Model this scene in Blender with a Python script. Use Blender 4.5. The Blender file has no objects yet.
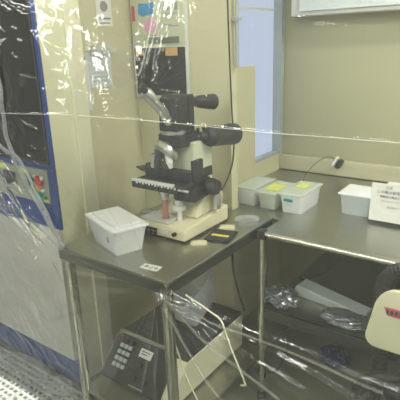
import bpy, bmesh, math, random
import numpy as np
from mathutils import Vector, Matrix, Quaternion
random.seed(4)
S = bpy.context.scene
COL = S.collection
PI = math.pi

# ------------------------------------------------------------------ camera
cd = bpy.data.cameras.new('camera'); cam = bpy.data.objects.new('camera', cd); COL.objects.link(cam)
cd.sensor_width = 36; cd.lens = 43.58; cd.clip_start = 0.02
Rr = Vector((0.80845193, 0.58758116, -0.03396842)); Uu = Vector((-0.15489643, 0.26809152, 0.95085963)); Ff = Vector((-0.56781385, 0.76346272, -0.30775333))
cam.matrix_world = Matrix(((Rr.x, Uu.x, -Ff.x, 0.91392), (Rr.y, Uu.y, -Ff.y, -1.04299), (Rr.z, Uu.z, -Ff.z, 1.52), (0, 0, 0, 1)))
S.camera = cam
# ------------------------------------------------------------------ world, light, exposure
w = bpy.data.worlds.new('world'); S.world = w; w.use_nodes = True
bg = w.node_tree.nodes['Background']; bg.inputs[0].default_value = (0.90, 0.92, 0.86, 1); bg.inputs[1].default_value = 0.62
S.view_settings.view_transform = 'Standard'; S.view_settings.look = 'None'
S.view_settings.exposure = -0.03; S.view_settings.gamma = 1.0; S.view_settings.use_curve_mapping = False
LAMPS = [(-0.9, -0.9), (0.5, -0.55), (1.5, 0.7), (-0.2, -2.2), (1.6, -1.9), (-2.25, -1.1), (-2.25, -2.3), (-3.2, -3.6), (-1.6, -3.6), (0.2, -3.6)]  # last five are unseen fixtures added so the sheet's left creases sparkle
LAMP_POWER = 11.5

# ------------------------------------------------------------------ materials
def mat(name, col, rough=.5, metal=0, spec=.5, bump=0, bscale=40, var=0, vscale=6, stretch=None, coat=0):
    m = bpy.data.materials.new(name); m.use_nodes = True
    nt = m.node_tree; p = nt.nodes['Principled BSDF']
    p.inputs['Roughness'].default_value = rough; p.inputs['Metallic'].default_value = metal
    p.inputs['Specular IOR Level'].default_value = spec; p.inputs['Coat Weight'].default_value = coat
    tc = nt.nodes.new('ShaderNodeTexCoord'); mp = nt.nodes.new('ShaderNodeMapping')
    nt.links.new(tc.outputs['Object'], mp.inputs[0])
    if stretch: mp.inputs['Scale'].default_value = stretch
    n = nt.nodes.new('ShaderNodeTexNoise'); n.inputs['Scale'].default_value = vscale; n.inputs['Detail'].default_value = 4
    nt.links.new(mp.outputs[0], n.inputs['Vector'])
    r = nt.nodes.new('ShaderNodeMix'); r.data_type = 'RGBA'
    a = tuple(max(0, c * (1 - var)) for c in col) + (1,); b = tuple(min(1, c * (1 + var)) for c in col) + (1,)
    r.inputs[6].default_value = a; r.inputs[7].default_value = b
    nt.links.new(n.outputs[0], r.inputs[0]); nt.links.new(r.outputs[2], p.inputs['Base Color'])
    if bump:
        n2 = nt.nodes.new('ShaderNodeTexNoise'); n2.inputs['Scale'].default_value = bscale; n2.inputs['Detail'].default_value = 3
        nt.links.new(mp.outputs[0], n2.inputs['Vector'])
        bn = nt.nodes.new('ShaderNodeBump'); bn.inputs['Strength'].default_value = bump; bn.inputs['Distance'].default_value = .01
        nt.links.new(n2.outputs[0], bn.inputs['Height']); nt.links.new(bn.outputs[0], p.inputs['Normal'])
    return m
def see(name, col, alpha, rough=.3, transl=.5):
    """milky see-through plastic"""
    m = bpy.data.materials.new(name); m.use_nodes = True; nt = m.node_tree; nt.nodes.clear()
    o = nt.nodes.new('ShaderNodeOutputMaterial'); p = nt.nodes.new('ShaderNodeBsdfPrincipled')
    p.inputs['Base Color'].default_value = col + (1,); p.inputs['Roughness'].default_value = rough
    t = nt.nodes.new('ShaderNodeBsdfTranslucent'); t.inputs[0].default_value = col + (1,)
    tr = nt.nodes.new('ShaderNodeBsdfTransparent')
    n = nt.nodes.new('ShaderNodeTexNoise'); n.inputs['Scale'].default_value = 25
    mr = nt.nodes.new('ShaderNodeMapRange'); mr.inputs[3].default_value = alpha * .85; mr.inputs[4].default_value = min(1, alpha * 1.12)
    nt.links.new(n.outputs[0], mr.inputs[0])
    m1 = nt.nodes.new('ShaderNodeMixShader'); m1.inputs[0].default_value = transl
    m2 = nt.nodes.new('ShaderNodeMixShader')
    nt.links.new(p.outputs[0], m1.inputs[1]); nt.links.new(t.outputs[0], m1.inputs[2])
    nt.links.new(mr.outputs[0], m2.inputs[0]); nt.links.new(tr.outputs[0], m2.inputs[1]); nt.links.new(m1.outputs[0], m2.inputs[2])
    nt.links.new(m2.outputs[0], o.inputs[0]); return m
def emit(name, col, s, var=0):
    m = bpy.data.materials.new(name); m.use_nodes = True; nt = m.node_tree; nt.nodes.clear()
    o = nt.nodes.new('ShaderNodeOutputMaterial'); e = nt.nodes.new('ShaderNodeEmission')
    e.inputs[0].default_value = col + (1,); e.inputs[1].default_value = s
    if var:
        tc = nt.nodes.new('ShaderNodeTexCoord'); mp = nt.nodes.new('ShaderNodeMapping'); mp.inputs['Scale'].default_value = (1, 30, .6)
        n = nt.nodes.new('ShaderNodeTexNoise'); n.inputs['Scale'].default_value = 2
        mr = nt.nodes.new('ShaderNodeMapRange'); mr.inputs[3].default_value = s * (1 - var); mr.inputs[4].default_value = s * (1 + var)
        nt.links.new(tc.outputs['Object'], mp.inputs[0]); nt.links.new(mp.outputs[0], n.inputs[0]); nt.links.new(n.outputs[0], mr.inputs[0]); nt.links.new(mr.outputs[0], e.inputs[1])
    nt.links.new(e.outputs[0], o.inputs[0]); return m
M = dict(
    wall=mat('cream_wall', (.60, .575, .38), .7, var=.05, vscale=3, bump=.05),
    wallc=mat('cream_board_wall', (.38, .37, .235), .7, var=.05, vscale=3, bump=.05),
    board=mat('cream_laminate', (.58, .56, .37), .45, var=.03),
    trim=mat('pale_trim', (.76, .74, .55), .5, var=.03),
    floor=mat('floor_vinyl', (.215, .225, .165), .35, var=.14, vscale=5),
    ceil=mat('ceiling_white', (.8, .8, .76), .8),
    steel=mat('brushed_steel', (.47, .47, .42), .33, metal=1, var=.10, vscale=5, bump=.04, bscale=30, stretch=(1, 14, 1)),
    steeld=mat('steel_edge', (.26, .26, .235), .38, metal=1, var=.1, bump=.03, bscale=60),
    chrome=mat('chrome_tube', (.72, .70, .60), .22, metal=1, var=.05),
    silver=mat('satin_silver', (.6, .6, .56), .3, metal=1),
    blue=mat('blue_enamel', (.022, .055, .24), .35, var=.08),
    dark=mat('dark_glass', (.022, .022, .017), .2, spec=.2, var=.4, vscale=4, stretch=(1, 1, 3)),
    grey=mat('grey_panel', (.62, .61, .56), .5, var=.04, vscale=5),
    greyc=mat('control_grey', (.30, .33, .28), .5, var=.05),
    cream=mat('instrument_cream', (.70, .66, .46), .45, var=.05, vscale=12),
    mcream=mat('machine_side_cream', (.70, .69, .48), .5, var=.03),
    black=mat('black_metal', (.022, .023, .022), .42, var=.2),
    blackp=mat('black_plastic', (.016, .017, .018), .5, var=.2),
    rubber=mat('black_rubber', (.02, .02, .02), .6),
    white=mat('white_plastic', (.72, .74, .70), .4, var=.03),
    paper=mat('paper', (.80, .80, .76), .8, var=.02),
    bpaper=mat('pale_blue_paper', (.60, .66, .66), .7, var=.03),
    ink=mat('ink', (.09, .09, .09), .7), greyink=mat('grey_ink', (.30, .32, .30), .7),
    pgreen=mat('pale_green_board', (.60, .63, .47), .5, var=.04),
    nameb=mat('grey_name_bar', (.20, .22, .18), .4, var=.15, vscale=30),
    bluest=mat('blue_sticker', (.08, .35, .75), .5, var=.2, vscale=40), pink=mat('pink_sticker', (.82, .45, .66), .6, var=.12, vscale=40),
    red=mat('red_plastic', (.62, .03, .05), .35), teal=mat('teal_plastic', (.02, .28, .24), .35), green=mat('green_plastic', (.03, .30, .12), .4),
    orange=mat('orange_tag', (.70, .42, .18), .6), yellow=mat('yellow_tag', (.80, .70, .10), .5, var=.08), lyellow=mat('lime_label', (.70, .74, .15), .6, var=.1),
    redl=mat('red_label', (.62, .13, .15), .6, var=.1, vscale=60),
    button=mat('pale_key', (.62, .66, .64), .4),
    chair=mat('cream_seat_plastic', (.80, .78, .56), .4, var=.03),
    clear=see('milky_plastic', (.97, .985, 1.0), .74, .25, .22), lid=see('milky_lid', (.98, .99, 1.0), .95, .3, .12),
    clearg=see('clear_green_plastic', (.84, .90, .80), .66, .2, .3), tub=see('blue_white_plastic', (.74, .80, .82), .80, .3, .3),
    bag=see('clear_bag', (.84, .87, .90), .42, .25, .3), pinkt=see('pink_tube', (.88, .42, .36), .55),
    content=mat('grey_blue_foam', (.28, .34, .36), .7, var=.1, vscale=20),
    window=emit('frosted_daylight_window', (.70, .80, 1.0), .74, .07), lamp=emit('fluorescent_tube', (1.0, 1.0, .93), 40),
    ledge=mat('grey_frame', (.36, .40, .40), .4), slat=mat('duckboard_white', (.66, .68, .64), .45, var=.06, vscale=12),
    bluec=mat('blue_cloth', (.012, .02, .11), .7),
)
# ------------------------------------------------------------------ helpers
def tag(o, label, cat, group=None, kind=None):
    o['label'] = label; o['category'] = cat
    if group: o['group'] = group
    if kind: o['kind'] = kind
    return o
def thing(name, label, cat, loc=(0, 0, 0), rotz=0, group=None):
    o = bpy.data.objects.new(name, None); COL.objects.link(o); o.location = loc; o.rotation_euler = (0, 0, rotz); o.empty_display_size = .05
    return tag(o, label, cat, group)
def root_of(o):
    while o.parent: o = o.parent
    return o
def obj(name, bm, m, parent=None, local=False, smooth=False, bevel=0, label=None):
    """links bm as one mesh; geometry is in world coordinates unless local"""
    if parent is not None and not local:
        off = root_of(parent).location if root_of(parent).type == 'EMPTY' else Vector((0, 0, 0))
        bmesh.ops.translate(bm, verts=bm.verts, vec=-Vector(off))
    me = bpy.data.meshes.new(name); bm.normal_update(); bm.to_mesh(me); bm.free()
    for mm in (m if isinstance(m, (list, tuple)) else [m]): me.materials.append(mm)
    if smooth:
        me.polygons.foreach_set('use_smooth', [True] * len(me.polygons))
    o = bpy.data.objects.new(name, me); COL.objects.link(o)
    if parent is not None: o.parent = parent
    if bevel:
        b = o.modifiers.new('bevel', 'BEVEL'); b.width = bevel; b.segments = 2; b.limit_method = 'ANGLE'; b.angle_limit = .6
    if smooth:
        e = o.modifiers.new('edge', 'EDGE_SPLIT'); e.split_angle = math.radians(38)
    if label: o['label'] = label
    return o
def B(): return bmesh.new()
def box(bm, x0, x1, y0, y1, z0, z1, mi=0, rot=None, taper=1):
    c = Vector(((x0 + x1) / 2, (y0 + y1) / 2, (z0 + z1) / 2)); v = []
    for k, z in enumerate((z0, z1)):
        t = taper if k == 0 else 1
        for x, y in ((x0, y0), (x1, y0), (x1, y1), (x0, y1)):
            p = Vector(((x - c.x) * t, (y - c.y) * t, z - c.z))
            if rot is not None: p = rot @ p
            v.append(bm.verts.new(p + c))
    for f in ((3, 2, 1, 0), (4, 5, 6, 7), (0, 1, 5, 4), (1, 2, 6, 5), (2, 3, 7, 6), (3, 0, 4, 7)):
        bm.faces.new([v[i] for i in f]).material_index = mi
    return bm
def prism(bm, pts, axis, a, b, mi=0):
    """polygon pts extruded along axis from a to b; axis x: pts are (y,z); y: (x,z); z: (x,y)"""
    mk = {'x': lambda p, t: (t, p[0], p[1]), 'y': lambda p, t: (p[0], t, p[1]), 'z': lambda p, t: (p[0], p[1], t)}[axis]
    A = [bm.verts.new(mk(p, a)) for p in pts]; Bv = [bm.verts.new(mk(p, b)) for p in pts]; n = len(pts)
    fs = [bm.faces.new(A[::-1]), bm.faces.new(Bv)] + [bm.faces.new((A[i], A[(i + 1) % n], Bv[(i + 1) % n], Bv[i])) for i in range(n)]
    for f in fs: f.material_index = mi
    bmesh.ops.recalc_face_normals(bm, faces=bm.faces); return bm
def frame_of(d):
    d = d.normalized(); a = Vector((0, 0, 1)) if abs(d.z) < .9 else Vector((1, 0, 0))
    u = d.cross(a).normalized(); return u, d.cross(u).normalized()
def cone(bm, p0, p1, prof, seg=20, caps=True):
    """prof: list of (t, radius) along p0-p1"""
    p0 = Vector(p0); p1 = Vector(p1); d = p1 - p0; u, v = frame_of(d); rings = []
    for t, r in prof:
        c = p0 + d * t
        rings.append([bm.verts.new(c + (u * math.cos(2 * PI * k / seg) + v * math.sin(2 * PI * k / seg)) * r) for k in range(seg)])
    for a, b in zip(rings, rings[1:]):
        for k in range(seg): bm.faces.new((a[k], a[(k + 1) % seg], b[(k + 1) % seg], b[k]))
    if caps: bm.faces.new(rings[0][::-1]); bm.faces.new(rings[-1])
    bmesh.ops.recalc_face_normals(bm, faces=bm.faces); return bm
def cyl(bm, p0, p1, r, seg=20): return cone(bm, p0, p1, [(0, r), (1, r)], seg)
def spline(pts, n=10):
    P = [Vector(p) for p in pts]; P = [P[0] * 2 - P[1]] + P + [P[-1] * 2 - P[-2]]; out = []
    for i in range(1, len(P) - 2):
        for k in range(n):
            t = k / n; a, b, c, d = P[i - 1:i + 3]
            out.append(.5 * ((2 * b) + (c - a) * t + (2 * a - 5 * b + 4 * c - d) * t * t + (3 * b - a - 3 * c + d) * t ** 3))
    out.append(P[-2]); return out
def tube(bm, pts, r, seg=8, n=10, ribs=None):
    P = spline(pts, n); rings = []; prev = None
    for i, p in enumerate(P):
        d = (P[min(i + 1, len(P) - 1)] - P[max(i - 1, 0)]).normalized()
        if prev is None: u, _ = frame_of(d)
        else: u = (prev - d * prev.dot(d)).normalized()
        prev = u; v = d.cross(u); rr = r * (ribs if (ribs and i % 2) else 1)
        rings.append([bm.verts.new(p + (u * math.cos(2 * PI * k / seg) + v * math.sin(2 * PI * k / seg)) * rr) for k in range(seg)])
    for a, b in zip(rings, rings[1:]):
        for k in range(seg): bm.faces.new((a[k], a[(k + 1) % seg], b[(k + 1) % seg], b[k]))
    bm.faces.new(rings[0][::-1]); bm.faces.new(rings[-1]); bmesh.ops.recalc_face_normals(bm, faces=bm.faces); return bm
def struct(name, bm, m, **k):
    o = obj(name, bm, m, **k); o['kind'] = 'structure'; return o
def text_mesh(name, s, size, M4, m, parent):
    cu = bpy.data.curves.new(name, 'FONT'); cu.body = s; cu.size = size; cu.align_x = 'CENTER'; cu.align_y = 'CENTER'; cu.extrude = .0002; cu.resolution_u = 2
    t = bpy.data.objects.new('tmp', cu); COL.objects.link(t); dg = bpy.context.evaluated_depsgraph_get(); dg.update()
    me = bpy.data.meshes.new_from_object(t.evaluated_get(dg)); bpy.data.objects.remove(t)
    me.transform(M4)
    if parent is not None: me.transform(Matrix.Translation(-Vector(root_of(parent).location)))
    me.materials.clear(); me.materials.append(m); o = bpy.data.objects.new(name, me); COL.objects.link(o); o.parent = parent; return o
def open_bin(bm, x0, x1, y0, y1, z0, z1, t=.003, taper=.86, cx=None):
    """open-topped bin with tapered walls of real thickness"""
    def ring(s, ins, z):
        cx_ = (x0 + x1) / 2; cy_ = (y0 + y1) / 2; hx = (x1 - x0) / 2 * s - ins; hy = (y1 - y0) / 2 * s - ins
        r = min(hx, hy) * .18; out = []
        for sx, sy, a0 in ((1, 1, 0), (-1, 1, 90), (-1, -1, 180), (1, -1, 270)):
            for q in (0, 30, 60, 90):
                a = math.radians(a0 + q); out.append(bm.verts.new((cx_ + sx * (hx - r) + r * math.cos(a), cy_ + sy * (hy - r) + r * math.sin(a), z)))
        return out
    R = [ring(taper, 0, z0), ring(1, 0, z1 - .008), ring(1, -.004, z1 - .006), ring(1, -.004, z1), ring(1, t, z1), ring(taper, t, z0 + t)]
    for a, b in zip(R, R[1:]):
        n = len(a)
        for k in range(n): bm.faces.new((a[k], a[(k + 1) % n], b[(k + 1) % n], b[k]))
    bm.faces.new(R[0][::-1]); bm.faces.new(R[-1]); bmesh.ops.recalc_face_normals(bm, faces=bm.faces); return bm

# ------------------------------------------------------------------ the room
struct('floor', box(B(), -4.2, 3.2, -4.2, 1.6, -.05, 0), M['floor'])
struct('ceiling', box(B(), -4.2, 3.2, -4.2, 1.6, 2.7, 2.76), M['ceil'])
struct('wall_left', box(B(), -4.2, -.74, .335, .435, 0, 2.7), M['wall'])
struct('wall_side', box(B(), -.84, -.74, .435, .71, 0, 2.7), M['wall'])
struct('wall_back', box(B(), -.74, -.21, .71, .76, 0, 2.7), M['wall'])
# side wall with the window opening
bm = B(); box(bm, -.465, -.365, .76, 1.5, 0, .905); box(bm, -.465, -.365, .76, .93, .905, 2.7); box(bm, -.465, -.365, 1.49, 1.5, .905, 2.7); box(bm, -.465, -.365, .93, 1.49, 2.1, 2.7)
struct('wall_window', bm, M['wall'])
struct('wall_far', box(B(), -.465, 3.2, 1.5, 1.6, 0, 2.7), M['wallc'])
win = struct('window_1', box(B(), -.42, -.41, .93, 1.49, .905, 2.1), M['window'])
bm = B(); box(bm, -.405, -.355, 1.455, 1.495, .895, 2.1); box(bm, -.405, -.36, .93, 1.455, .893, .907)
struct('window_frame', bm, M['ledge'], parent=win, bevel=.003)
bm = B(); box(bm, -.405, -.392, .93, 1.455, 1.672, 1.682)
struct('window_bar', bm, M['grey'], parent=win)
struct('trim_1', box(B(), -.364, -.345, .93, 1.155, .82, 1.405), M['board'], bevel=.002)
struct('trim_2', box(B(), -.364, 2.2, 1.47, 1.5, .80, .885), mat('wall_ledge', (.50, .48, .33), .6, var=.03), bevel=.004)
# wall cabinet high on the far wall
t = thing('wall_cabinet', 'pale grey wall cabinet high on the far cream wall above the bench', 'cabinet', (.6, 1.44, 1.63))
obj('body', box(B(), -.27, 1.7, 1.39, 1.5, 1.635, 2.1), M['grey'], t, bevel=.004)
obj('door', box(B(), -.22, .80, 1.375, 1.39, 1.655, 2.08), M['bpaper'], t, bevel=.003)
obj('door', box(B(), .81, 1.68, 1.375, 1.39, 1.655, 2.08), M['bpaper'], t, bevel=.003)

for i, (x, y) in enumerate(LAMPS):
    lab = ['ceiling light above the blue machine', 'ceiling light nearest above the microscope table', 'ceiling light above the long bench', 'ceiling light behind the viewer on the left', 'ceiling light behind the viewer on the right', 'ceiling light far left of the blue machine, added for sheet glints', 'ceiling light in the far left rear of the room, added for sheet glints', 'ceiling light in the rearmost row, left, added for sheet glints', 'ceiling light in the rearmost row, middle, added for sheet glints', 'ceiling light in the rearmost row, right, added for sheet glints'][i]
    t = thing('ceiling_light', 'white fluorescent ' + lab, 'ceiling light', (x, y, 2.62), 0, 'ceiling lights')
    obj('housing', box(B(), x - .62, x + .62, y - .09, y + .09, 2.66, 2.70), M['white'], t)
    for s in (-.045, .045):
        obj('fluorescent_tube', cyl(B(), (x - .6, y + s, 2.635), (x + .6, y + s, 2.635), .015, 10), M['lamp'], t)
    ld = bpy.data.lights.new('ceiling_lamp', 'AREA'); ld.shape = 'RECTANGLE'; ld.size = 1.2; ld.size_y = .10; ld.energy = LAMP_POWER * (2.2 if x > 1 else 1); ld.color = (1.0, .99, .89)
    lo = bpy.data.objects.new('ceiling_lamp', ld); COL.objects.link(lo); lo.parent = t; lo.location = (0, 0, -.015)

# ------------------------------------------------------------------ blue machine on the left
mx = -.675; my = .12
t = thing('blue_machine', 'tall blue framed machine with dark glass door and grey lower panel left of the table', 'machine', (-1.3, .22, 0))
bm = B(); box(bm, -2.2, mx - .002, my + .012, .333, .03, 2.25)
obj('cabinet', bm, M['mcream'], t, bevel=.003, label='cream side of the machine')
obj('corner_post', box(B(), mx - .006, mx + .008, .255, .332, .03, 2.25), M['trim'], t, bevel=.003)
bm = B()
box(bm, mx - .045, mx, my, my + .014, .80, 1.055); box(bm, mx - .016, mx, my, my + .014, 1.055, 2.25); box(bm, -2.2, -1.75, my, my + .014, .03, 2.25); box(bm, -1.75, mx - .045, my, my + .014, .80, .905); box(bm, -1.75, mx - .022, my, my + .014, 2.1, 2.25)
box(bm, -1.75, mx, my, my + .014, .03, .16); box(bm, -1.75, mx - .022, my, my + .014, 1.055, 1.075)
obj('blue_frame', bm, M['blue'], t, bevel=.002)
d = obj('door', box(B(), -1.75, mx - .016, my + .002, my + .012, 1.075, 2.1), M['dark'], t, label='dark glass door of the machine')
bm = B(); box(bm, -1.75, mx - .024, my - .002, my + .002, 1.077, 1.087); box(bm, mx - .028, mx - .017, my - .002, my + .002, 1.087, 2.1)
obj('door_frame', bm, M['black'], d)
obj('lower_panel', box(B(), -1.75, mx - .01, my - .012, my + .012, .162, .80), M['grey'], t, bevel=.004)
obj('kick_plate', box(B(), -2.2, mx, my + .02, .333, 0, .03), M['black'], t)
cp = obj('control_panel', box(B(), -1.6, -.715, my - .006, my + .012, .908, 1.052), M['greyc'], t, bevel=.003, label='grey control panel with coloured buttons')
def btn(x, z, r, m, l=.012, name='button'):
    bm = B(); cone(bm, (x, my - .006, z), (x, my - .006 - l, z), [(0, r * .8), (.4, r * .8), (.45, r), (.9, r), (1, r * .8)], 16)
    obj(name, bm, M[m], cp, smooth=True)
btn(-.815, 1.005, .013, 'teal'); btn(-.775, 1.012, .014, 'red'); btn(-.752, .998, .013, 'red', .018); btn(-.787, 1.022, .009, 'white'); btn(-.742, 1.018, .009, 'white')
btn(-.81, .972, .010, 'green'); btn(-.765, .945, .013, 'teal'); btn(-.745, .965, .008, 'white'); btn(-.735, .935, .007, 'green')
obj('button_plate', box(B(), -.80, -.765, my - .010, my - .005, .957, .985), M['orange'], cp)
obj('nameplate', box(B(), -.895, -.845, my - .009, my - .005, 1.025, 1.043), M['lyellow'], cp)
obj('nameplate', box(B(), -.752, -.722, my - .009, my - .005, .915, .927), M['lyellow'], cp)
obj('display', box(B(), -1.02, -.93, my - .009, my - .005, .96, 1.02), M['blackp'], cp)
obj('nameplate', box(B(), -1.04, -1.00, my - .009, my - .005, 1.03, 1.05), M['lyellow'], cp)
obj('switch_block', box(B(), -.86, -.835, my - .014, my - .005, .96, 1.0), M['black'], cp)

# duckboard mats on the floor, white slatted plastic
def mat_tile(cx, cy, label):
    n = thing('slatted_mat', label, 'floor mat', (cx, cy, 0), 0, 'white floor mats')
    bm = B(); L = .29
    for i in range(10):
        x = cx - L / 2 + L * i / 9
        box(bm, x - .006, x + .006, cy - L / 2, cy + L / 2, .008, .022)
    obj('cross_rib', bm, M['slat'], n)
    bm = B()
    for i in range(11):
        y = cy - L / 2 + L * i / 10
        box(bm, cx - L / 2 - .003, cx + L / 2 + .003, y - .0065, y + .0065, .014, .024)
    obj('slat', bm, M['slat'], n)
    for sx in (-.45, .45):
        for sy in (-.45, .45): obj('foot', cyl(B(), (cx + sx * L, cy + sy * L, 0), (cx + sx * L, cy + sy * L, .008), .008, 8), M['slat'], n)
names = iter(['white slatted floor mat square against the blue machine by the table leg', 'white slatted floor mat square against the machine, one further left', 'white slatted floor mat square at the picture edge against the machine',
              'white slatted floor mat square one row nearer, by the table leg', 'white slatted floor mat square one row nearer, second from the table leg', 'white slatted floor mat square one row nearer, furthest left',
              'white slatted floor mat square in the nearest row by the table', 'white slatted floor mat square in the nearest row, further left', 'white slatted floor mat square in nearest row, furthest left'])
for j in range(3):
    for i in range(3):
        mat_tile(-.735 - .30 * i, -.06 - .30 * j, next(names))

# ------------------------------------------------------------------ papers on the side wall
def sheet(name, x, y0, y1, z0, z1, *_):
    bm = B(); v = [bm.verts.new(p) for p in ((x, y0, z0), (x, y1, z0), (x, y1, z1), (x, y0, z1), (x + .002, y0, z0), (x + .002, y1, z0), (x + .002, y1, z1), (x + .002, y0, z1))]
    for f in ((3, 2, 1, 0), (4, 5, 6, 7), (0, 1, 5, 4), (1, 2, 6, 5), (2, 3, 7, 6), (3, 0, 4, 7)): bm.faces.new([v[i] for i in f])
    return bm
t = thing('wall_notice', 'pale blue paper notice taped to the cream side wall with a clear holder', 'notice', (-.738, .46, 1.35))
obj('paper', sheet('p', -.7385, .395, .545, 1.35, 1.50, M['bpaper'], ''), M['bpaper'], t)
bm = B()
for i in range(6): box(bm, -.7365, -.7358, .43, .53 - .02 * (i % 3), 1.375 + i * .017, 1.379 + i * .017)
obj('printed_line', bm, mat('faint_print', (.47, .53, .53), .8), t)
t = thing('document_holder', 'clear plastic document tube hanging beside the blue paper on the side wall', 'holder', (-.73, .38, 1.26))
obj('sleeve', box(B(), -.7385, -.715, .355, .395, 1.26, 1.47), M['clear'], t, bevel=.004)
obj('hook', cyl(B(), (-.7385, .375, 1.475), (-.72, .375, 1.475), .008, 12), mat('brown_knob', (.12, .05, .03), .4), t)
t = thing('clear_bag', 'crumpled clear bag pinned above the blue paper on the wall', 'bag', (-.73, .5, 1.48))
bm = B(); bmesh.ops.create_uvsphere(bm, u_segments=20, v_segments=12, radius=1)
for v in bm.verts:
    k = 1 + .2 * math.sin(7 * v.co.y + 5 * v.co.z) * math.cos(6 * v.co.z); v.co = Vector((-.722 + v.co.x * .014, .485 + v.co.y * .075 * k, 1.505 + v.co.z * .027 * k))
obj('film_pouch', bm, M['bag'], t, smooth=True)
t = thing('wall_label', 'small white label high on the side wall above the clear bag', 'label', (-.738, .53, 1.6))
obj('paper', sheet('p', -.7385, .485, .575, 1.605, 1.72, M['bpaper'], ''), M['paper'], t)
obj('printed_line', box(B(), -.7365, -.7355, .50, .565, 1.632, 1.640), M['greyink'], t); obj('printed_line', box(B(), -.7365, -.7355, .50, .56, 1.615, 1.620), M['greyink'], t)
obj('printed_mark', cyl(B(), (-.7366, .53, 1.685), (-.7352, .53, 1.685), .022, 14), M['greyink'], t)

# ------------------------------------------------------------------ pin board on the back wall
Y = .71
t = thing('control_board', 'white edged wall board with stickers above and a dark panel below, behind the microscope', 'board', (-.57, Y, 1.29))
obj('backing', box(B(), -.735, -.418, Y - .018, Y, 1.285, 1.86), M['white'], t, bevel=.003)
up = obj('upper_sheet', box(B(), -.727, -.424, Y - .021, Y - .017, 1.515, 1.855), M['pgreen'], t)
dk = obj('dark_panel', box(B(), -.722, -.428, Y - .022, Y - .017, 1.297, 1.508), M['blackp'], t)
zs = Y - .0225
bm = B(); prism(bm, [(-.685, 1.655), (-.655, 1.64), (-.63, 1.648), (-.60, 1.642), (-.585, 1.67), (-.59, 1.70), (-.64, 1.695), (-.68, 1.70)], 'y', zs, zs + .003); obj('sticker', bm, M['bluest'], up)
bm = B(); prism(bm, [(-.655, 1.59), (-.64, 1.57), (-.60, 1.575), (-.575, 1.585), (-.58, 1.615), (-.60, 1.635), (-.635, 1.63), (-.66, 1.61)], 'y', zs, zs + .003); obj('sticker', bm, M['pink'], up)
obj('sticker', box(B(), -.724, -.705, zs, zs + .003, 1.625, 1.69), M['redl'], up)
obj('name_bar', box(B(), -.633, -.455, zs - .002, zs + .003, 1.524, 1.552), M['nameb'], up)
for k in range(5): obj('printed_mark', box(B(), -.56 + k * .022, -.546 + k * .022, zs, zs + .0025, 1.66 + .006 * (k % 2), 1.69), M['ledge'], up)
for a in ((-.55, -.46, 1.645, 1.649), (-.55, -.50, 1.60, 1.604), (-.51, -.455, 1.594, 1.599), (-.625, -.58, 1.558, 1.564)): obj('printed_line', box(B(), a[0], a[1], zs, zs + .0025, a[2], a[3]), M['ledge'], up)
obj('tag', box(B(), -.715, -.665, zs - .001, zs + .003, 1.475, 1.50), M['orange'], dk)
obj('tag', box(B(), -.535, -.468, zs - .001, zs + .003, 1.472, 1.507), M['orange'], dk)

# ------------------------------------------------------------------ steel table
TX = -.546; TD = .70
def leg_with_foot(p, x, y, z1, r=.017, m='chrome'):
    l = obj('leg', cyl(B(), (x, y, .03), (x, y, z1), r), M[m], p, smooth=True)
    bm = B(); cone(bm, (x, y, 0), (x, y, .04), [(0, .022), (.3, .022), (.5, .010), (1, .010)]); obj('foot', bm, M['black'], l, smooth=True)
t = thing('steel_table', 'small stainless steel table carrying the microscope, corner towards the viewer', 'table', (-.27, .35, 0))
bm = B(); box(bm, TX, 0, 0, TD, .788, .80)
obj('tabletop', bm, M['steel'], t, bevel=.0025)
bm = B(); box(bm, TX + .001, -.001, .001, .012, .752, .7885); box(bm, TX + .001, -.001, TD - .012, TD, .752, .7885); box(bm, TX + .001, TX + .012, .012, TD - .012, .752, .7885); box(bm, -.012, -.001, .012, TD - .012, .752, .7885)
obj('apron', bm, M['steeld'], t)
for x in (TX + .03, -.029):
    for y in (.026, TD - .03): leg_with_foot(t, x, y, .787, .020, 'chrome')
obj('shelf', box(B(), TX + .02, -.02, .02, TD - .02, .135, .15), M['steel'], t, bevel=.003)
lb = thing('table_label', 'small white printed sticker lying near the front corner of the steel table', 'label', (-.12, .055, .8005), math.radians(8))
obj('paper', box(B(), -.036, .034, -.018, .018, 0, .0012), M['paper'], lb, local=True)
for a in ((-.026, -.012, -.006, .010), (.014, .026, -.008, .006)): obj('printed_mark', box(B(), *a, .0012, .0016), M['greyink'], lb, local=True)
for k in range(3): obj('printed_line', box(B(), -.006, .010, -.010 + k * .008, -.007 + k * .008, .0012, .0016), M['greyink'], lb, local=True)

# ------------------------------------------------------------------ long bench behind
t = thing('steel_bench', 'long stainless steel bench with a bright tube front edge against the far wall', 'bench', (.6, 1.0, 0))
bm = B(); prism(bm, [(-.362, .765), (-.205, .765), (-.205, .706), (.035, .706), (.035, .555), (2.2, .555), (2.2, 1.465), (-.362, 1.465)], 'z', .782, .797)
obj('benchtop', bm, M['steel'], t, bevel=.002)
obj('edge_tube', cyl(B(), (.05, .55, .785), (2.2, .55, .785), .013, 16), M['chrome'], t, smooth=True)
bm = B(); box(bm, .018, .052, .533, .567, .765, .803); obj('corner_block', bm, M['black'], t, bevel=.004)
for x, y in ((.035, .55), (2.1, .58), (.035, 1.42), (2.1, 1.42)): leg_with_foot(t, x, y, .775, .0125, 'chrome')
bm = B(); box(bm, .03, 2.2, .56, 1.44, .425, .44); obj('shelf', bm, M['steel'], t)
bm = B(); box(bm, .03, 2.2, .545, .56, .405, .45); obj('shelf_rail', bm, M['black'], t, bevel=.002)
bm = B(); box(bm, .03, 2.2, 1.44, 1.452, .0, .78); obj('back_panel', bm, M['greyc'], t)

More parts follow.
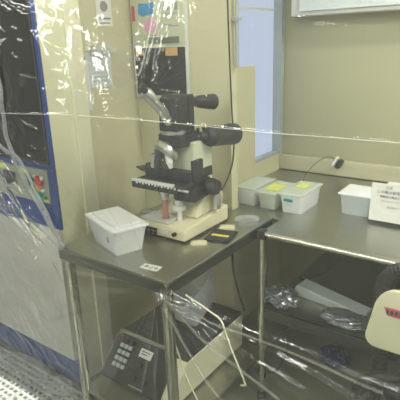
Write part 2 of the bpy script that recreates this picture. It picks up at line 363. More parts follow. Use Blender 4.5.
# ------------------------------------------------------------------ milky lidded tray
t = thing('plastic_box', 'large milky white lidded plastic box on the left corner of the steel table', 'plastic box', (-.366, .142, .8), math.radians(-19))
bm = B(); open_bin(bm, -.122, .122, -.066, .066, 0, .100, .003, .82)
obj('body', bm, M['clear'], t, local=True, smooth=True)
bm = B(); box(bm, -.128, .128, -.072, .072, .096, .106); box(bm, -.105, .105, -.052, .052, .106, .112)
obj('lid', bm, M['lid'], t, local=True, bevel=.004)
obj('label_strip', box(B(), .045, .060, -.062, -.0595, .04, .07), M['greyink'], t, local=True)
t2 = thing('foam_block', 'grey blue block inside the large milky box at its right end', 'block', (-.366, .142, .8035), math.radians(-19))
obj('foam', box(B(), .02, .088, -.040, .040, 0, .062), M['content'], t2, local=True, bevel=.005)

# ------------------------------------------------------------------ microscope
XM = -.26
t = thing('microscope', 'black and cream laboratory microscope standing on the steel table', 'microscope', (XM, .43, .80))
bm = B()
prism(bm, [(.272, .808), (.575, .808), (.575, .875), (.50, .872), (.42, .862), (.29, .858), (.276, .846)], 'x', -.378, -.142)
base = obj('base', bm, M['cream'], t, bevel=.008)
bm = B(); box(bm, -.372, -.148, .278, .57, .800, .809); obj('base_plate', bm, M['black'], t)
for i in range(4):
    for j in range(2): obj('switch', box(B(), -.362 + i * .022, -.346 + i * .022, .268, .276, .814 + j * .014, .824 + j * .014), M['blackp'], base)
bm = B(); cyl(bm, (-.19, .275, .832), (-.19, .262, .832), .008, 14); obj('dial', bm, M['black'], base, smooth=True)
obj('base_label', box(B(), -.27, -.225, .2735, .2765, .820, .842), M['paper'], base)
obj('top_plate', box(B(), -.375, -.235, .285, .375, .859, .866), M['white'], base, bevel=.003, label='white square plate on the base')
bm = B(); prism(bm, [(.38, .862), (.565, .872), (.570, .92), (.55, .95), (.52, 1.0), (.44, 1.0), (.43, .94), (.40, .90)], 'x', -.32, -.16)
obj('rear_body', bm, M['cream'], t, bevel=.012)
bm = B(); prism(bm, [(.39, .995), (.51, .99), (.51, 1.165), (.39, 1.165)], 'x', -.31, -.172)
obj('column', bm, M['pgreen'], t, bevel=.006)
bm = B(); box(bm, -.172, -.155, .365, .425, 1.0, 1.10); obj('focus_block', bm, M['black'], t, bevel=.004)
# stage
stage = obj('stage', box(B(), -.405, -.155, .295, .47, .992, 1.018), M['black'], t, bevel=.004)
obj('stage_scale', box(B(), -.41, -.175, .286, .296, .985, 1.012), M['blackp'], stage, bevel=.002)
bm = B(); box(bm, -.408, -.20, .284, .300, 1.012, 1.021)
for k in range(13): box(bm, -.385 + k * .016, -.377 + k * .016, .2845, .2862, 1.004 + .003 * (k % 2), 1.013)
obj('scale_mark', bm, M['white'], stage)
obj('stage_rail', box(B(), -.20, -.13, .286, .296, 1.0, 1.009), M['silver'], stage, bevel=.002)
bm = B(); box(bm, -.395, -.165, .35, .50, 1.018, 1.056); obj('specimen_carrier', bm, M['black'], stage, bevel=.004)
bm = B(); prism(bm, [(-.49, .40), (-.44, .375), (-.39, .36), (-.39, .47), (-.45, .47)], 'z', 1.028, 1.036)
obj('slide_holder', bm, M['black'], stage, bevel=.002)
bm = B(); cyl(bm, (-.43, .43, 1.036), (-.43, .43, 1.048), .024, 20); obj('stage_knob', bm, M['black'], stage, smooth=True)
bm = B(); prism(bm, [(.30, .994), (.47, .994), (.47, .95), (.36, .94), (.31, .955)], 'x', -.215, -.15); obj('stage_bracket', bm, M['black'], t, bevel=.004)
bm = B(); cone(bm, (-.20, .455, .982), (-.112, .455, .982), [(0, .02), (.35, .02), (.37, .034), (.8, .034), (.85, .031), (1, .028)], 28); obj('focus_knob', bm, M['black'], t, smooth=True)
bm = B(); cone(bm, (-.135, .485, .955), (-.135, .478, .885), [(0, .014), (.5, .019), (1, .016)], 20); obj('silver_sleeve', bm, M['silver'], t, smooth=True)
LX, LY = -.275, .325
bm = B(); cone(bm, (LX, LY, .866), (LX, LY, .955), [(0, .016), (.1, .012), (1, .012)], 18); cl = obj('lamp_column', bm, M['pinkt'], t, smooth=True, label='pink red see-through column')
bm = B(); cone(bm, (LX, LY, .945), (LX, LY, .992), [(0, .016), (.4, .016), (.45, .024), (1, .024)], 20); obj('condenser', bm, M['silver'], t, smooth=True)
bm = B(); cyl(bm, (-.22, .345, .905), (-.22, .345, .925), .026, 20); cyl(bm, (-.22, .345, .925), (-.22, .345, .945), .016, 16); cyl(bm, (-.22, .345, .86), (-.22, .345, .905), .010, 12)
obj('field_lens', bm, M['white'], t, smooth=True)
# head: nosepiece, arm, body
bm = B(); prism(bm, [(.335, 1.150), (.45, 1.148), (.45, 1.19), (.335, 1.20)], 'x', -.30, -.19); obj('arm', bm, M['black'], t, bevel=.006)
bm = B(); cyl(bm, (-.252, .375, 1.198), (-.252, .375, 1.212), .050, 32); obj('silver_ring', bm, M['silver'], t, smooth=True)
bm = B(); prism(bm, [(.335, 1.209), (.415, 1.209), (.42, 1.335), (.37, 1.345), (.345, 1.33)], 'x', -.295, -.205); obj('head', bm, M['black'], t, bevel=.008)
bm = B(); prism(bm, [(.405, 1.16), (.44, 1.16), (.44, 1.34), (.405, 1.34)], 'x', -.29, -.20); obj('back_plate', bm, M['black'], t, bevel=.004)
NX0 = -.262
ns = B(); cone(ns, (NX0, .365, 1.155), (NX0 - .012, .325, 1.118), [(0, .022), (.25, .046), (.5, .052), (.8, .052), (1, .040)], 28); nose = obj('nosepiece', ns, M['silver'], t, smooth=True)
for dx, dy, m in ((-.028, -.015, 'silver'), (.030, .0, 'white'), (.002, -.028, 'black'), (0, .026, 'black')):
    p0 = Vector((NX0 - .012 + dx * .9, .325 + dy * .9, 1.125)); p1 = Vector((NX0 - .012 + dx * 1.3, .325 + dy * 1.3, 1.072))
    obj('objective', cone(B(), p0, p1, [(0, .014), (.6, .014), (.65, .011), (.9, .009), (1, .005)], 18), M[m], nose, smooth=True)
E0, E1 = Vector((-.25, .355, 1.245)), Vector((-.272, .25, 1.365))
q = B(); cone(q, E0, E1, [(0, .023), (.12, .023), (.14, .0185), (.78, .0185), (.80, .022), (.95, .022), (1, .018)], 24)
e = obj('eyepiece_tube', q, M['silver'], t, smooth=True)
d = (E1 - E0).normalized()
q = B(); cone(q, E1, E1 + d * .028, [(0, .013), (.3, .013), (.4, .016), (1, .015)], 20); obj('eyecup', q, M['rubber'], e, smooth=True)
# upper rear illuminator and lamp house
bm = B(); cone(bm, (-.245, .40, 1.315), (-.225, .60, 1.292), [(0, .022), (.45, .018), (.5, .018), (.56, .024), (1, .032)], 24); obj('upper_illuminator', bm, M['black'], t, smooth=True)
bm = B(); cone(bm, (-.23, .43, 1.172), (-.16, .47, 1.176), [(0, .022), (.15, .022), (.2, .028), (.45, .028), (.5, .020), (.7, .020), (.75, .027), (1, .026)], 24); arm2 = obj('illuminator_tube', bm, M['black'], t, smooth=True)
bm = B(); cone(bm, (-.15, .455, 1.178), (-.15, .645, 1.160), [(0, .024), (.05, .038), (.75, .041), (.8, .044), (.95, .044), (1, .030)], 28); lh = obj('lamp_house', bm, M['black'], t, smooth=True)
for q in ((-.215, .43, 1.19), (-.195, .45, 1.192), (-.175, .46, 1.195)):
    obj('adjust_screw', cyl(B(), q, (q[0], q[1], q[2] + .018), .006, 10), M['black'], arm2, smooth=True)

# cables by the microscope
c = obj('power_cable', tube(B(), [(-.205, .69, 2.0), (-.205, .69, 1.7), (-.205, .70, 1.45), (-.20, .70, 1.30), (-.19, .69, 1.22), (-.18, .685, 1.12), (-.165, .65, 1.04), (-.14, .58, 1.0), (-.125, .52, .97), (-.125, .50, .958)], .0035, 8), M['black'])
tag(c, 'dark cable hanging down the wall corner to the lamp end of the microscope', 'cable')
t = thing('conduit', 'thin grey conduit pipe running up beside the window behind the microscope', 'pipe', (-.2, .72, 1.4))
obj('pipe', cyl(B(), (-.19, .735, 1.42), (-.19, .735, 2.7), .008, 12), M['ledge'], t, smooth=True)
obj('clamp', box(B(), -.205, -.175, .72, .75, 1.60, 1.615), M['ledge'], t)
# mouse pad like dark sheet with yellow tag, by the microscope foot
t = thing('black_case', 'flat black case with a yellow tag lying on the table right of the microscope', 'case', (-.07, .41, .8), math.radians(12))
obj('case', box(B(), -.05, .05, -.055, .055, 0, .008), M['blackp'], t, local=True, bevel=.002)
obj('tag', box(B(), -.035, .035, -.018, -.002, .008, .0095), M['yellow'], t, local=True, label='yellow tag')
t = thing('white_card', 'small white card lying against the front right foot of the microscope', 'card', (-.105, .31, .8), math.radians(35))
obj('card', box(B(), -.03, .03, -.02, .02, 0, .004), M['cream'], t, local=True)
t = thing('white_card', 'small cream card on the table behind the black case', 'card', (-.10, .50, .8), math.radians(30))
obj('card', box(B(), -.03, .03, -.022, .022, 0, .006), M['cream'], t, local=True)
t = thing('glass_dish', 'round clear dish on the table beside the right side of the microscope base', 'dish', (-.065, .60, .8))
bm = B(); cone(bm, (-.065, .60, .80), (-.065, .60, .815), [(0, .045), (1, .05)], 32); obj('dish', bm, M['bag'], t, smooth=True)
t = thing('tool_tray', 'flat dark grey tool on the table between the milky box and the microscope', 'tool', (-.49, .48, .8), math.radians(20))
obj('handle', box(B(), -.05, .05, -.02, .02, 0, .015), M['greyc'], t, local=True, bevel=.004)
obj('jaw', box(B(), .05, .09, -.01, .01, .002, .010), M['silver'], t, local=True, bevel=.002)

# ------------------------------------------------------------------ small boxes on the bench
def sbox(x0, x1, y0, y1, h, label, body, lid, group=None, extra=None):
    z = .798; cx, cy = (x0 + x1) / 2, (y0 + y1) / 2
    t = thing('storage_box', label, 'plastic box', (cx, cy, z), 0, group)
    bm = B(); open_bin(bm, x0, x1, y0, y1, z, z + h, .003, .88); obj('body', bm, M[body], t, smooth=True)
    bm = B(); box(bm, x0 - .006, x1 + .006, y0 - .006, y1 + .006, z + h - .003, z + h + .006); lo = obj('lid', bm, M[lid], t, bevel=.003)
    if extra: extra(lo, x0, x1, y0, y1, z, h)
    return t
def ylab(lo, x0, x1, y0, y1, z, h): obj('lid_label', box(B(), x0 + .01, x1 - .01, y0 + .04, y1 - .06, z + h + .006, z + h + .009), M['lyellow'], lo)
def glab(lo, x0, x1, y0, y1, z, h):
    obj('lid_label', box(B(), x0 + .02, x1 - .03, y0 + .11, y1 - .05, z + h + .006, z + h + .008), M['lyellow'], lo)
    obj('side_label', box(B(), x0 + .02, x0 + .06, y0 - .003, y0 + .002, z + h - .030, z + h - .018), M['teal'], lo)
G = 'small clear boxes on the bench'
sbox(-.235, -.145, .79, .99, .080, 'clear storage box on the bench nearest the window wall', 'clear', 'clearg', G)
sbox(-.12, -.035, .785, .98, .075, 'clear storage box with a yellow label on its lid, middle of the three', 'clearg', 'clearg', G, ylab)
sbox(-.01, .09, .785, 1.0, .085, 'clear storage box with a green mark, right of the yellow labelled one', 'clear', 'clearg', G, glab)
for i, (x0, x1, y0, m) in enumerate(((-.215, -.165, .82, 'white'), (-.10, -.055, .81, 'teal'), (.005, .07, .81, 'content'))):
    o = obj('packed_part', box(B(), x0, x1, y0, y0 + .13, .8025, .845), M[m], bevel=.006)
    tag(o, ['white item inside the clear box nearest the window', 'green item inside the yellow labelled clear box', 'grey item inside the green marked clear box'][i], 'item')
sbox(.215, .35, .90, 1.04, .090, 'pale blue white lidded box on the bench left of the paper notice', 'tub', 'lid')
t = thing('notice_box', 'white plastic box on the bench with a printed notice hanging over its front', 'plastic box', (.51, .98, .798))
bm = B(); open_bin(bm, .37, .66, .885, 1.09, .798, .905, .003, .92); obj('body', bm, M['tub'], t, smooth=True)
obj('lid', box(B(), .364, .666, .879, 1.096, .902, .913), M['lid'], t, bevel=.003)
nt_ = thing('printed_notice', 'white printed paper notice leaning on the front of the right hand box', 'notice', (.5, .86, .83))
bm = B(); prism(bm, [(.856, .812), (.858, .812), (.874, .965), (.872, .965)], 'x', .357, .64); obj('paper', bm, M['paper'], nt_)
Rt = Matrix.Rotation(math.radians(90 - 6), 4, 'X')
for k, (s, z, sz, m) in enumerate((('注意', .949, .014, 'greyink'), ('この箱は使用中', .931, .015, 'ink'), ('実験室の備品です', .913, .011, 'ink'), ('さわらないで下さい', .895, .010, 'greyink'), ('担当者まで', .872, .010, 'greyink'))):
    yy = .856 + (z - .812) * (.016 / .153) - .0008
    text_mesh('printed_line', s, sz, Matrix.Translation((.425 + .006 * k, yy, z)) @ Rt, M[m], nt_)
# small desk lamp like clip and thin wire at the far wall
t = thing('black_clip', 'small black and white plug at the end of a thin wire, far wall', 'plug', (0, 1.45, .86))
obj('plug', box(B(), -.005, .02, 1.43, 1.468, .85, .90, rot=Matrix.Rotation(.5, 3, 'Y')), M['black'], t, bevel=.004)
obj('cap', box(B(), -.022, -.006, 1.43, 1.46, .86, .915, rot=Matrix.Rotation(.5, 3, 'Y')), M['white'], t, bevel=.004)
c = obj('thin_wire', tube(B(), [(-.10, 1.2, .80), (-.09, 1.25, .86), (-.06, 1.33, .91), (-.03, 1.40, .92), (-.01, 1.44, .895)], .002, 6), M['ink'])
tag(c, 'thin dark wire arching over the bench to the plug at the far wall', 'wire')

# ------------------------------------------------------------------ controller under the table
x0, x1, y0, y1, zb, zt = -.485, -.118, .10, .64, .162, .335
t = thing('microscope_controller', 'black topped controller with a sloped keypad on the lower shelf of the steel table', 'controller', ((x0 + x1) / 2, .4, .15))
bm = B(); prism(bm, [(y0 + .01, zb), (y1, zb), (y1, zt - .015), (y0 + .12, zt - .02), (y0 + .01, zb + .035)], 'x', x0 + .004, x1); obj('case', bm, M['chair'], t, bevel=.004, label='cream case')
bm = B(); prism(bm, [(y0 - .012, zb + .035), (y0 + .115, zt - .005), (y0 + .12, zt - .02), (y0 - .005, zb + .018)], 'x', x0 - .004, x1 - .05); pan = obj('keypad_panel', bm, M['blackp'], t, bevel=.003)
bm = B(); prism(bm, [(y0 + .122, zt - .022), (y0 + .135, zt), (y1, zt), (y1, zt - .016)], 'x', x0 + .002, x1 - .002); obj('top_cover', bm, M['black'], t, bevel=.003)
obj('silver_strip', box(B(), x0, x1 - .055, y0 + .118, y0 + .132, zt - .006, zt + .006), M['silver'], t, bevel=.002)
for fx in (x0 + .04, x1 - .04):
    for fy in (y0 + .06, y1 - .05): obj('foot', cyl(B(), (fx, fy, .15), (fx, fy, zb + .002), .012, 12), M['rubber'], t, smooth=True)
# panel local frame
P0 = Vector((x0, y0 - .012, zb + .035)); ex = Vector((1, 0, 0)); ey = (Vector((x0, y0 + .115, zt - .005)) - P0); Lp = ey.length; ey.normalize(); ez = ex.cross(ey).normalized()
def on_panel(bm, u, v, w, h, d):
    vs = []
    for dz in (-.001, d):
        for a, b in ((u, v), (u + w, v), (u + w, v + h), (u, v + h)): vs.append(bm.verts.new(P0 + ex * a + ey * b + ez * dz))
    for f in ((3, 2, 1, 0), (4, 5, 6, 7), (0, 1, 5, 4), (1, 2, 6, 5), (2, 3, 7, 6), (3, 0, 4, 7)): bm.faces.new([vs[i] for i in f])
    return bm
for i in range(3):
    for j in range(4): obj('key', on_panel(B(), .035 + i * .024, .05 + j * .027, .018, .017, .006), M['button'], pan, bevel=.002)
obj('display', on_panel(B(), .04, .155, .085, .018, .002), M['dark'], pan)
obj('label_plate', on_panel(B(), .145, .125, .065, .036, .002), M['paper'], pan)
bm = B(); on_panel(bm, .155, .148, .045, .004, .003); on_panel(bm, .155, .138, .03, .004, .003); obj('printed_line', bm, M['ink'], pan)
for u, v, w, h in ((.155, .085, .03, .018), (.15, .028, .03, .02), (.205, .028, .03, .02), (.215, .10, .03, .02)): obj('rocker_switch', on_panel(B(), u, v, w, h, .010), M['rubber'], pan, bevel=.002)
obj('label_plate', on_panel(B(), .155, .006, .075, .005, .002), M['greyink'], pan)
# translucent bin standing on it, tilted
t = thing('clear_bin', 'tilted milky plastic bin lying on top of the controller under the table', 'bin', (-.25, .5, .34))
bm = B(); open_bin(bm, -.075, .075, -.11, .11, 0, .16, .003, .8)
bmesh.ops.rotate(bm, verts=bm.verts, cent=(0, 0, 0), matrix=Matrix.Rotation(math.radians(24), 3, 'X'))
lo_ = min(v.co.z for v in bm.verts); bmesh.ops.translate(bm, verts=bm.verts, vec=(-.28, .50, .336 - lo_))
obj('body', bm, M['bag'], t, smooth=True)
o = obj('blue_pouch', box(B(), -.30, -.24, .50, .56, .40, .44, rot=Matrix.Rotation(.4, 3, 'X')), M['content'], bevel=.008); tag(o, 'small blue grey pouch inside the tilted bin on the controller', 'pouch')
# hooked white rods hanging from the table edge
def rod(p, label):
    o = obj('hooked_rod', tube(B(), p, .0028, 8), M['trim']); tag(o, label, 'rod')
rod([(.03, .05, .742), (.078, .05, .728), (.144, .05, .706), (.165, .05, .695), (.178, .05, .67), (.205, .05, .60), (.25, .05, .502), (.248, .05, .488), (.236, .05, .482)], 'pale hooked rod hanging from the right side of the steel table')
rod([(-.035, .055, .53), (-.026, .055, .512), (.013, .05, .426), (.069, .05, .32), (.14, .05, .16), (.20, .05, .01)], 'pale rod leaning by the front right leg of the steel table')
c = obj('drooping_cable', tube(B(), [(-.17, .66, .755), (-.165, .64, .66), (-.145, .61, .56), (-.11, .60, .45), (-.09, .62, .36)], .005, 8), M['black']); tag(c, 'black cord drooping under the steel table near its back', 'cord')

# ------------------------------------------------------------------ stuff on and under the bench shelf
c = obj('drooping_cable', tube(B(), [(.30, .75, .77), (.27, .80, .66), (.22, .80, .57), (.15, .85, .50), (.09, .87, .455), (.05, .88, .447)], .004, 8), M['black']); tag(c, 'black cord curving down from the bench top to the lower shelf', 'cord')
c = obj('looped_cable', tube(B(), [(.06, .70, .40), (.07, .68, .30), (.10, .66, .20), (.08, .62, .12), (.04, .60, .10), (.02, .60, .16), (.04, .62, .24), (.12, .70, .33), (.16, .72, .40)], .004, 8), M['black']); tag(c, 'black looped cable hanging under the bench shelf beside the leg', 'cable')
t = thing('wedge_case', 'long pale grey wedge shaped case lying on the bench lower shelf', 'case', (.24, .76, .441), math.radians(-6))
bm = B(); prism(bm, [(-.16, 0), (.18, 0), (.18, .015), (-.13, .055)], 'y', -.04, .04); obj('case', bm, M['bpaper'], t, local=True, bevel=.005)
def crumple(name, c, r, seed, label, cat, m):
    rnd = random.Random(seed); bm = B(); bmesh.ops.create_icosphere(bm, subdivisions=4, radius=1)
    ph = [(Vector((rnd.uniform(-1, 1), rnd.uniform(-1, 1), rnd.uniform(-1, 1))).normalized(), rnd.uniform(3, 11), rnd.uniform(0, 6)) for _ in range(16)]
    for v in bm.verts:
        k = 1 + sum(.07 * abs(math.sin(f * v.co.dot(d) + p)) for d, f, p in ph) - .5
        q = v.co * k; v.co = Vector((c[0] + q.x * r[0], c[1] + q.y * r[1], max(c[2], c[2] + r[2] + q.z * r[2])))
    o = obj(name, bm, M[m]); tag(o, label, cat)
M['foil'] = mat('shiny_clear_wrap', (.30, .32, .36), .12, metal=.6, var=.3, vscale=18)
M['wrap'] = see('loose_film', (.80, .84, .86), .25, .06, .1)
crumple('plastic_bag', (.085, .635, .441), (.06, .05, .035), 3, 'crumpled shiny wrapping at the left end of the bench shelf', 'bag', 'foil')
crumple('plastic_bag', (.36, .635, .441), (.08, .045, .02), 5, 'crumpled dark shiny wrapping right of the pale wedge case on the shelf', 'bag', 'foil')
crumple('blue_cloth', (.22, .95, 0), (.06, .05, .04), 9, 'dark blue cloth bundle on the floor under the bench', 'cloth', 'bluec')
crumple('film_scrap', (-1.0, .045, .026), (.15, .05, .02), 11, 'crumpled clear film scrap lying on the white floor mats by the machine', 'plastic film', 'wrap')
crumple('film_scrap', (-.74, .04, .026), (.06, .04, .022), 12, 'crumpled clear film scrap on the mats close to the table leg', 'plastic film', 'wrap')

# ------------------------------------------------------------------ chair and hose at the right
t = thing('desk_chair', 'cream plastic chair back with a red label in front of the bench', 'chair', (.80, .28, 0))
def shell(bm, xa, xb, za, zb, yc, th, r, lean, curve, shear):
    N = 24; rows = []
    pts = []
    W = (xb - xa) / 2; H = (zb - za) / 2
    for sx, sz, a0 in ((1, 1, 0), (-1, 1, 90), (-1, -1, 180), (1, -1, 270)):
        for q in range(0, 91, 15):
            a = math.radians(a0 + q); pts.append((sx * (W - r) + r * math.cos(a), sz * (H - r) + r * math.sin(a)))
    def P(u, v, off):
        x = (xa + xb) / 2 + u * (1 - shear * v / H); return bm.verts.new((x, yc + off + lean * v + curve * (u / W) ** 2, (za + zb) / 2 + v))
    loops = []
    for s, off in ((.0, 0), (.5, 0), (.9, 0), (1, .004), (1, th - .004), (.9, th), (.5, th), (0, th)):
        loops.append([P(u * s, v * s, off) for u, v in pts] if s else P(0, 0, off))
    for a, b in zip(loops, loops[1:]):
        n = len(pts)
        for k in range(n):
            k2 = (k + 1) % n
            if not isinstance(a, list): bm.faces.new((a, b[k], b[k2]))
            elif not isinstance(b, list): bm.faces.new((a[k], a[k2], b))
            else: bm.faces.new((a[k], b[k], b[k2], a[k2]))
    bmesh.ops.recalc_face_normals(bm, faces=bm.faces); return bm
bk = obj('backrest', shell(B(), .572, 1.02, .665, .845, .24, .022, .045, .12, -.03, .07), M['chair'], t, smooth=True)
bm = B(); box(bm, .605, .70, .2215, .2225, .772, .797); obj('red_label', bm, M['redl'], bk, label='red label on the chair back')
bm = B()
for k in range(6): box(bm, .612 + k * .012, .620 + k * .012, .2208, .2216, .778, .792)
obj('printed_mark', bm, M['ink'], bk)
pts = []
for sx, sy, a0 in ((1, 1, 0), (-1, 1, 90), (-1, -1, 180), (1, -1, 270)):
    for q in range(0, 91, 15):
        a = math.radians(a0 + q); pts.append((.80 + sx * .14 + .06 * math.cos(a), .40 + sy * .07 + .05 * math.sin(a)))
obj('seat', prism(B(), pts, 'z', .43, .475), M['blackp'], t, bevel=.012)
obj('back_support', tube(B(), [(.80, .36, .425), (.80, .265, .44), (.80, .262, .56), (.80, .262, .70)], .012, 10), M['black'], t, smooth=True)
obj('armrest', tube(B(), [(.60, .40, .445), (.555, .33, .44), (.545, .22, .47), (.565, .19, .545), (.61, .19, .588), (.67, .20, .60), (.70, .23, .66)], .014, 10), M['black'], t, smooth=True)
obj('gas_column', cone(B(), (.80, .40, .08), (.80, .40, .43), [(0, .028), (.5, .028), (.52, .018), (1, .018)], 20), M['black'], t, smooth=True)
for k in range(5):
    a = 2 * PI * k / 5 + .3; e = (.80 + .24 * math.cos(a), .40 + .24 * math.sin(a))
    l = obj('star_leg', cone(B(), (.80, .40, .09), (e[0], e[1], .065), [(0, .022), (1, .014)], 10), M['black'], t, smooth=True)
    obj('caster', cyl(B(), (e[0] - .012 * math.sin(a), e[1] + .012 * math.cos(a), .026), (e[0] + .012 * math.sin(a), e[1] - .012 * math.cos(a), .026), .026, 16), M['rubber'], l, smooth=True)
c = obj('corrugated_hose', tube(B(), [(.53, .50, .03), (.53, .50, .25), (.55, .48, .48), (.575, .38, .64), (.574, .31, .78), (.60, .30, .862), (.67, .30, .892), (.82, .33, .88), (1.0, .36, .75), (1.10, .42, .45), (1.12, .45, .02)], .026, 14, 16, ribs=.84), M['rubber'])
tag(c, 'black corrugated hose arching behind the cream chair back', 'hose')

# ------------------------------------------------------------------ the hanging clear plastic sheet
NX, NZ = 900, 680
X0, X1, Z0, Z1 = -1.7, 1.45, .030, 2.25
xs = np.linspace(X0, X1, NX); zs_ = np.linspace(Z0, Z1, NZ); X, Z = np.meshgrid(xs, zs_)
rng = np.random.RandomState(7)
def ss(a, b, v):
    t = np.clip((v - a) / (b - a), 0, 1); return t * t * (3 - 2 * t)
def ridge(v, p): return np.power(np.clip(.5 + .5 * np.cos(v), 0, 1), p)
Y = np.full_like(X, -.032)
lean = ss(-.66, -.40, X) * (1 - ss(-.05, .45, X)) * ss(.84, 2.3, Z) * .22
Y += lean
# broad soft folds
for k in range(10):
    a = rng.uniform(-.5, .5); f = rng.uniform(5, 16); Y += -.0012 * (1 + np.sin((X * math.cos(a) + Z * math.sin(a)) * f + rng.uniform(0, 6)))
# creases pulling towards the points where the sheet touches something
def star(cx, cz, amp, R, fs, spread=None):
    global Y
    dx, dz = X - cx, Z - cz; r = np.hypot(dx, dz) + 1e-6; th = np.arctan2(dz, dx)
    tot = 0
    for f, p, ph in fs:
        tot = tot + ridge(f * th + ph + .25 * np.sin(5 * r + ph), p)
    env = np.clip(r / .05, 0, 1) * np.exp(-r / R)
    Y = Y - amp * env * tot
star(0.0, .80, .006, .42, [(9, 14, .4), (15, 20, 2.), (23, 18, 4.)])
star(TX, .80, .004, .18, [(8, 14, 1.4), (13, 20, .3), (21, 18, 3.)])
star(-.04, 1.40, .0018, .16, [(7, 14, .4), (12, 24, 2.), (19, 18, 1.)])
# long separate creases: (x0,z0,x1,z1,width,height)
def crease(x0, z0, x1, z1, wd, h):
    global Y
    d = np.array([x1 - x0, z1 - z0]); L = np.hypot(*d); d = d / L
    s = (X - x0) * d[0] + (Z - z0) * d[1]; n = -(X - x0) * d[1] + (Z - z0) * d[0] + .004 * np.sin(s * 23 + x0 * 9)
    e = min(.04, L * .6)
    Y = Y - h * np.exp(-(n / wd) ** 2) * ss(-e * 1.5, e, s) * (1 - ss(L - e, L + e * 1.5, s))
Zf = 1.312
Y = Y - .0022 * np.exp(-((Z - Zf - .006 * np.sin(X * 2.2)) / .0038) ** 2)                # the fold line from packing
for a in ((-.82, 1.22, -.54, .84, .016, .022), (-.80, 1.06, -.56, .80, .012, .016), (-.88, 1.02, -.60, .82, .014, .016), (-.70, 1.05, -.55, .84, .010, .014),
          (-.03, 1.70, -.075, 1.40, .006, .010), (-.045, 1.70, -.09, 1.42, .006, .010), (-.02, 1.75, -.06, 1.38, .005, .008),
          (0, .80, .75, .66, .012, .012), (0, .80, .75, .74, .010, .010), (0, .80, .60, .50, .010, .010), (0.02, .78, .70, .58, .008, .010), (.1, .74, .6, .44, .008, .01), (0, .80, -.04, .35, .012, .010)):
    crease(*a)
rc = np.random.RandomState(21)
for k in range(150):
    x = rc.uniform(-1.15, -.58); z = rc.uniform(.75, 1.8) if k % 5 else rc.uniform(.1, .75); a = -rc.normal(.85, .35); L = rc.uniform(.015, .07)
    crease(x, z, x + L * math.cos(a), z + L * math.sin(a), rc.uniform(.004, .010), rc.uniform(.0025, .006))
for k in range(30):
    x = rc.uniform(-.55, -.25); z = rc.uniform(.85, 1.75); a = -rc.normal(.9, .6); L = rc.uniform(.01, .05)
    crease(x, z, x + L * math.cos(a), z + L * math.sin(a), rc.uniform(.004, .008), rc.uniform(.0015, .004))
for k in range(46):
    x = rng.uniform(-1.2, .95); z = rng.uniform(.3, 1.75); a = rng.normal(1.1 if x < -.4 else -.25, .5); L = rng.uniform(.05, .22)
    crease(x, z, x + L * math.cos(a), z + L * math.sin(a) * (-1 if x < -.4 else 1), rng.uniform(.003, .008), rng.uniform(.0006, .0024))
# small crumples, strongest at the left where the sheet is loose
def vn(u, v):
    u = u - u.min(); v = v - v.min(); g = rng.rand(int(v.max()) + 3, int(u.max()) + 3); i = np.floor(u).astype(int); j = np.floor(v).astype(int); a = u - i; b = v - j
    a = a * a * (3 - 2 * a); b = b * b * (3 - 2 * b)
    return (g[j, i] * (1 - a) + g[j, i + 1] * a) * (1 - b) + (g[j + 1, i] * (1 - a) + g[j + 1, i + 1] * a) * b
left = 1 - ss(-.72, -.50, X)
mid = .10 + .0 * X
bottom = 1 - ss(.05, .6, Z)
U = .80 * X + .60 * Z; V = -.60 * X + .80 * Z
for f, am in ((9, .0080), (17, .0060), (32, .0040)):
    n = 1 - np.abs(2 * vn(U * f * 1.5, V * f * .6) - 1); n2 = 1 - np.abs(2 * vn(X * f * .7, (Z + .3 * X) * f * 1.2) - 1)
    Y = Y - am * left * (.85 + .1 * bottom) * n ** 4 - am * (mid + .35 * bottom) * (1 - left) * n2 ** 4
hold = np.exp(-((X - 0) ** 2 + (Z - .79) ** 2) / .0006); Y = Y * (1 - hold) + hold * -.008
verts = np.stack([X, Y, Z], -1).reshape(-1, 3)
idx = np.arange(NX * NZ).reshape(NZ, NX); q = np.stack([idx[:-1, :-1], idx[:-1, 1:], idx[1:, 1:], idx[1:, :-1]], -1).reshape(-1, 4)
me = bpy.data.meshes.new('plastic_sheet'); me.vertices.add(len(verts)); me.vertices.foreach_set('co', verts.astype(np.float32).ravel())
me.loops.add(q.size); me.loops.foreach_set('vertex_index', q.ravel().astype(np.int32)); me.polygons.add(len(q))
me.polygons.foreach_set('loop_start', np.arange(0, q.size, 4, dtype=np.int32)); me.polygons.foreach_set('loop_total', np.full(len(q), 4, dtype=np.int32)); me.polygons.foreach_set('use_smooth', np.ones(len(q), dtype=bool))
me.update(calc_edges=True)
m = bpy.data.materials.new('clear_film'); m.use_nodes = True; nt = m.node_tree; nt.nodes.clear()
N_ = nt.nodes.new; Lk = nt.links.new
out = N_('ShaderNodeOutputMaterial'); tr = N_('ShaderNodeBsdfTransparent'); tr.inputs[0].default_value = (.96, .97, .96, 1)
gl = N_('ShaderNodeBsdfGlossy'); gl.inputs['Roughness'].default_value = .07; gl.inputs[0].default_value = (1, 1, 1, 1)
fr = N_('ShaderNodeFresnel'); fr.inputs['IOR'].default_value = 1.55
df = N_('ShaderNodeBsdfDiffuse'); df.inputs[0].default_value = (.8, .82, .80, 1); tl = N_('ShaderNodeBsdfTranslucent'); tl.inputs[0].default_value = (.8, .82, .80, 1)
tc = N_('ShaderNodeTexCoord'); mp = N_('ShaderNodeMapping'); mp.inputs['Rotation'].default_value = (0, .6, 0); mp.inputs['Scale'].default_value = (1.6, 1, .6)
nz = N_('ShaderNodeTexNoise'); nz.inputs['Scale'].default_value = 26; nz.inputs['Detail'].default_value = 5
bp = N_('ShaderNodeBump'); bp.inputs['Strength'].default_value = .12; bp.inputs['Distance'].default_value = .006
Lk(tc.outputs['Object'], mp.inputs[0]); Lk(mp.outputs[0], nz.inputs['Vector']); Lk(nz.outputs[0], bp.inputs['Height'])
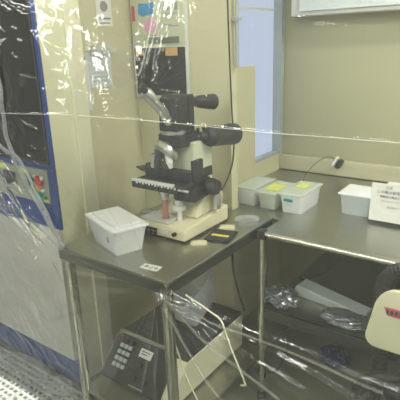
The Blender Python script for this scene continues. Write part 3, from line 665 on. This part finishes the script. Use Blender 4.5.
Lk(bp.outputs[0], gl.inputs['Normal']); Lk(bp.outputs[0], fr.inputs['Normal'])
a1 = N_('ShaderNodeMixShader'); a1.inputs[0].default_value = .5; Lk(df.outputs[0], a1.inputs[1]); Lk(tl.outputs[0], a1.inputs[2])
a2 = N_('ShaderNodeMixShader'); a2.inputs[0].default_value = .03; Lk(tr.outputs[0], a2.inputs[1]); Lk(a1.outputs[0], a2.inputs[2])
ml = N_('ShaderNodeMath'); ml.operation = 'MULTIPLY'; ml.inputs[1].default_value = 1.0; Lk(fr.outputs[0], ml.inputs[0])
a3 = N_('ShaderNodeMixShader'); Lk(ml.outputs[0], a3.inputs[0]); Lk(a2.outputs[0], a3.inputs[1]); Lk(gl.outputs[0], a3.inputs[2]); Lk(a3.outputs[0], out.inputs[0])
me.materials.append(m)
o = bpy.data.objects.new('plastic_sheet', me); COL.objects.link(o)
tag(o, 'large clear wrinkled plastic sheet hanging in front of the table, machine and bench', 'plastic sheet')
# gathered folds of the sheet where it bunches at its left side
M['fold'] = see('gathered_film', (.30, .31, .31), .50, .6, .3)
for P, r in (([(-.672, -.06, 1.60), (-.681, -.06, 1.405), (-.685, -.06, 1.209), (-.616, -.06, 1.067), (-.525, -.06, .949), (-.44, -.055, .838)], .012),
             ([(-.80, -.06, 1.30), (-.742, -.06, 1.185), (-.629, -.06, 1.141), (-.564, -.06, 1.037), (-.50, -.06, .94), (-.445, -.055, .842)], .009),
             ([(-.90, -.06, 1.05), (-.806, -.06, .96), (-.70, -.06, .935), (-.618, -.06, .915), (-.53, -.06, .87), (-.45, -.055, .835)], .007)):
    bm = tube(B(), P, r, 12, 14)
    for v in bm.verts:
        v.co.y = -.052 + (v.co.y + .06) * .35; v.co.x += .003 * math.sin(v.co.z * 60)
    obj('gathered_fold', bm, M['fold'], o, smooth=True)

def y_at(x, z):
    return float(Y[int(round((z - Z0) / (Z1 - Z0) * (NZ - 1))), int(round((x - X0) / (X1 - X0) * (NX - 1)))])
M['crease'] = see('whitened_crease', (.85, .85, .80), .5, .3, .4)
P = []
for x in np.linspace(-1.0, 1.2, 60):
    z = Zf + .006 * math.sin(x * 2.2); P.append((x, min(y_at(x, z), y_at(x, z + .004), y_at(x, z - .004)) - .0006, z))
obj('packing_crease', tube(B(), P, .0008, 6, 2), M['crease'], o)
M['softfold'] = see('soft_film_fold', (.9, .9, .86), .20, .5, .5)
for Q, r in (([(-.02, 1.75), (-.040, 1.62), (-.066, 1.50), (-.080, 1.44)], .0028), ([(-.005, 1.76), (-.022, 1.62), (-.045, 1.50)], .0018)):
    bm = tube(B(), [(x, y_at(x, z) - .004, z) for x, z in Q], r, 10, 12)
    obj('gathered_fold', bm, M['softfold'], o, smooth=True)
M['streak'] = see('stretched_film_crease', (.62, .62, .56), .17, .6, .5)
for Q, r in (([(.03, .775), (.20, .765), (.42, .750), (.74, .722)], .0034), ([(.02, .765), (.15, .70), (.32, .63), (.52, .55)], .0045), ([(.01, .74), (.10, .62), (.20, .52), (.30, .44)], .0038)):
    P = [(x, y_at(x, z) - .002, z) for x, z in [(a[0] + (b[0] - a[0]) * t / 6, a[1] + (b[1] - a[1]) * t / 6) for a, b in zip(Q, Q[1:]) for t in range(6)]]
    obj('stretched_crease', tube(B(), P, r, 8, 2), M['streak'], o, smooth=True)
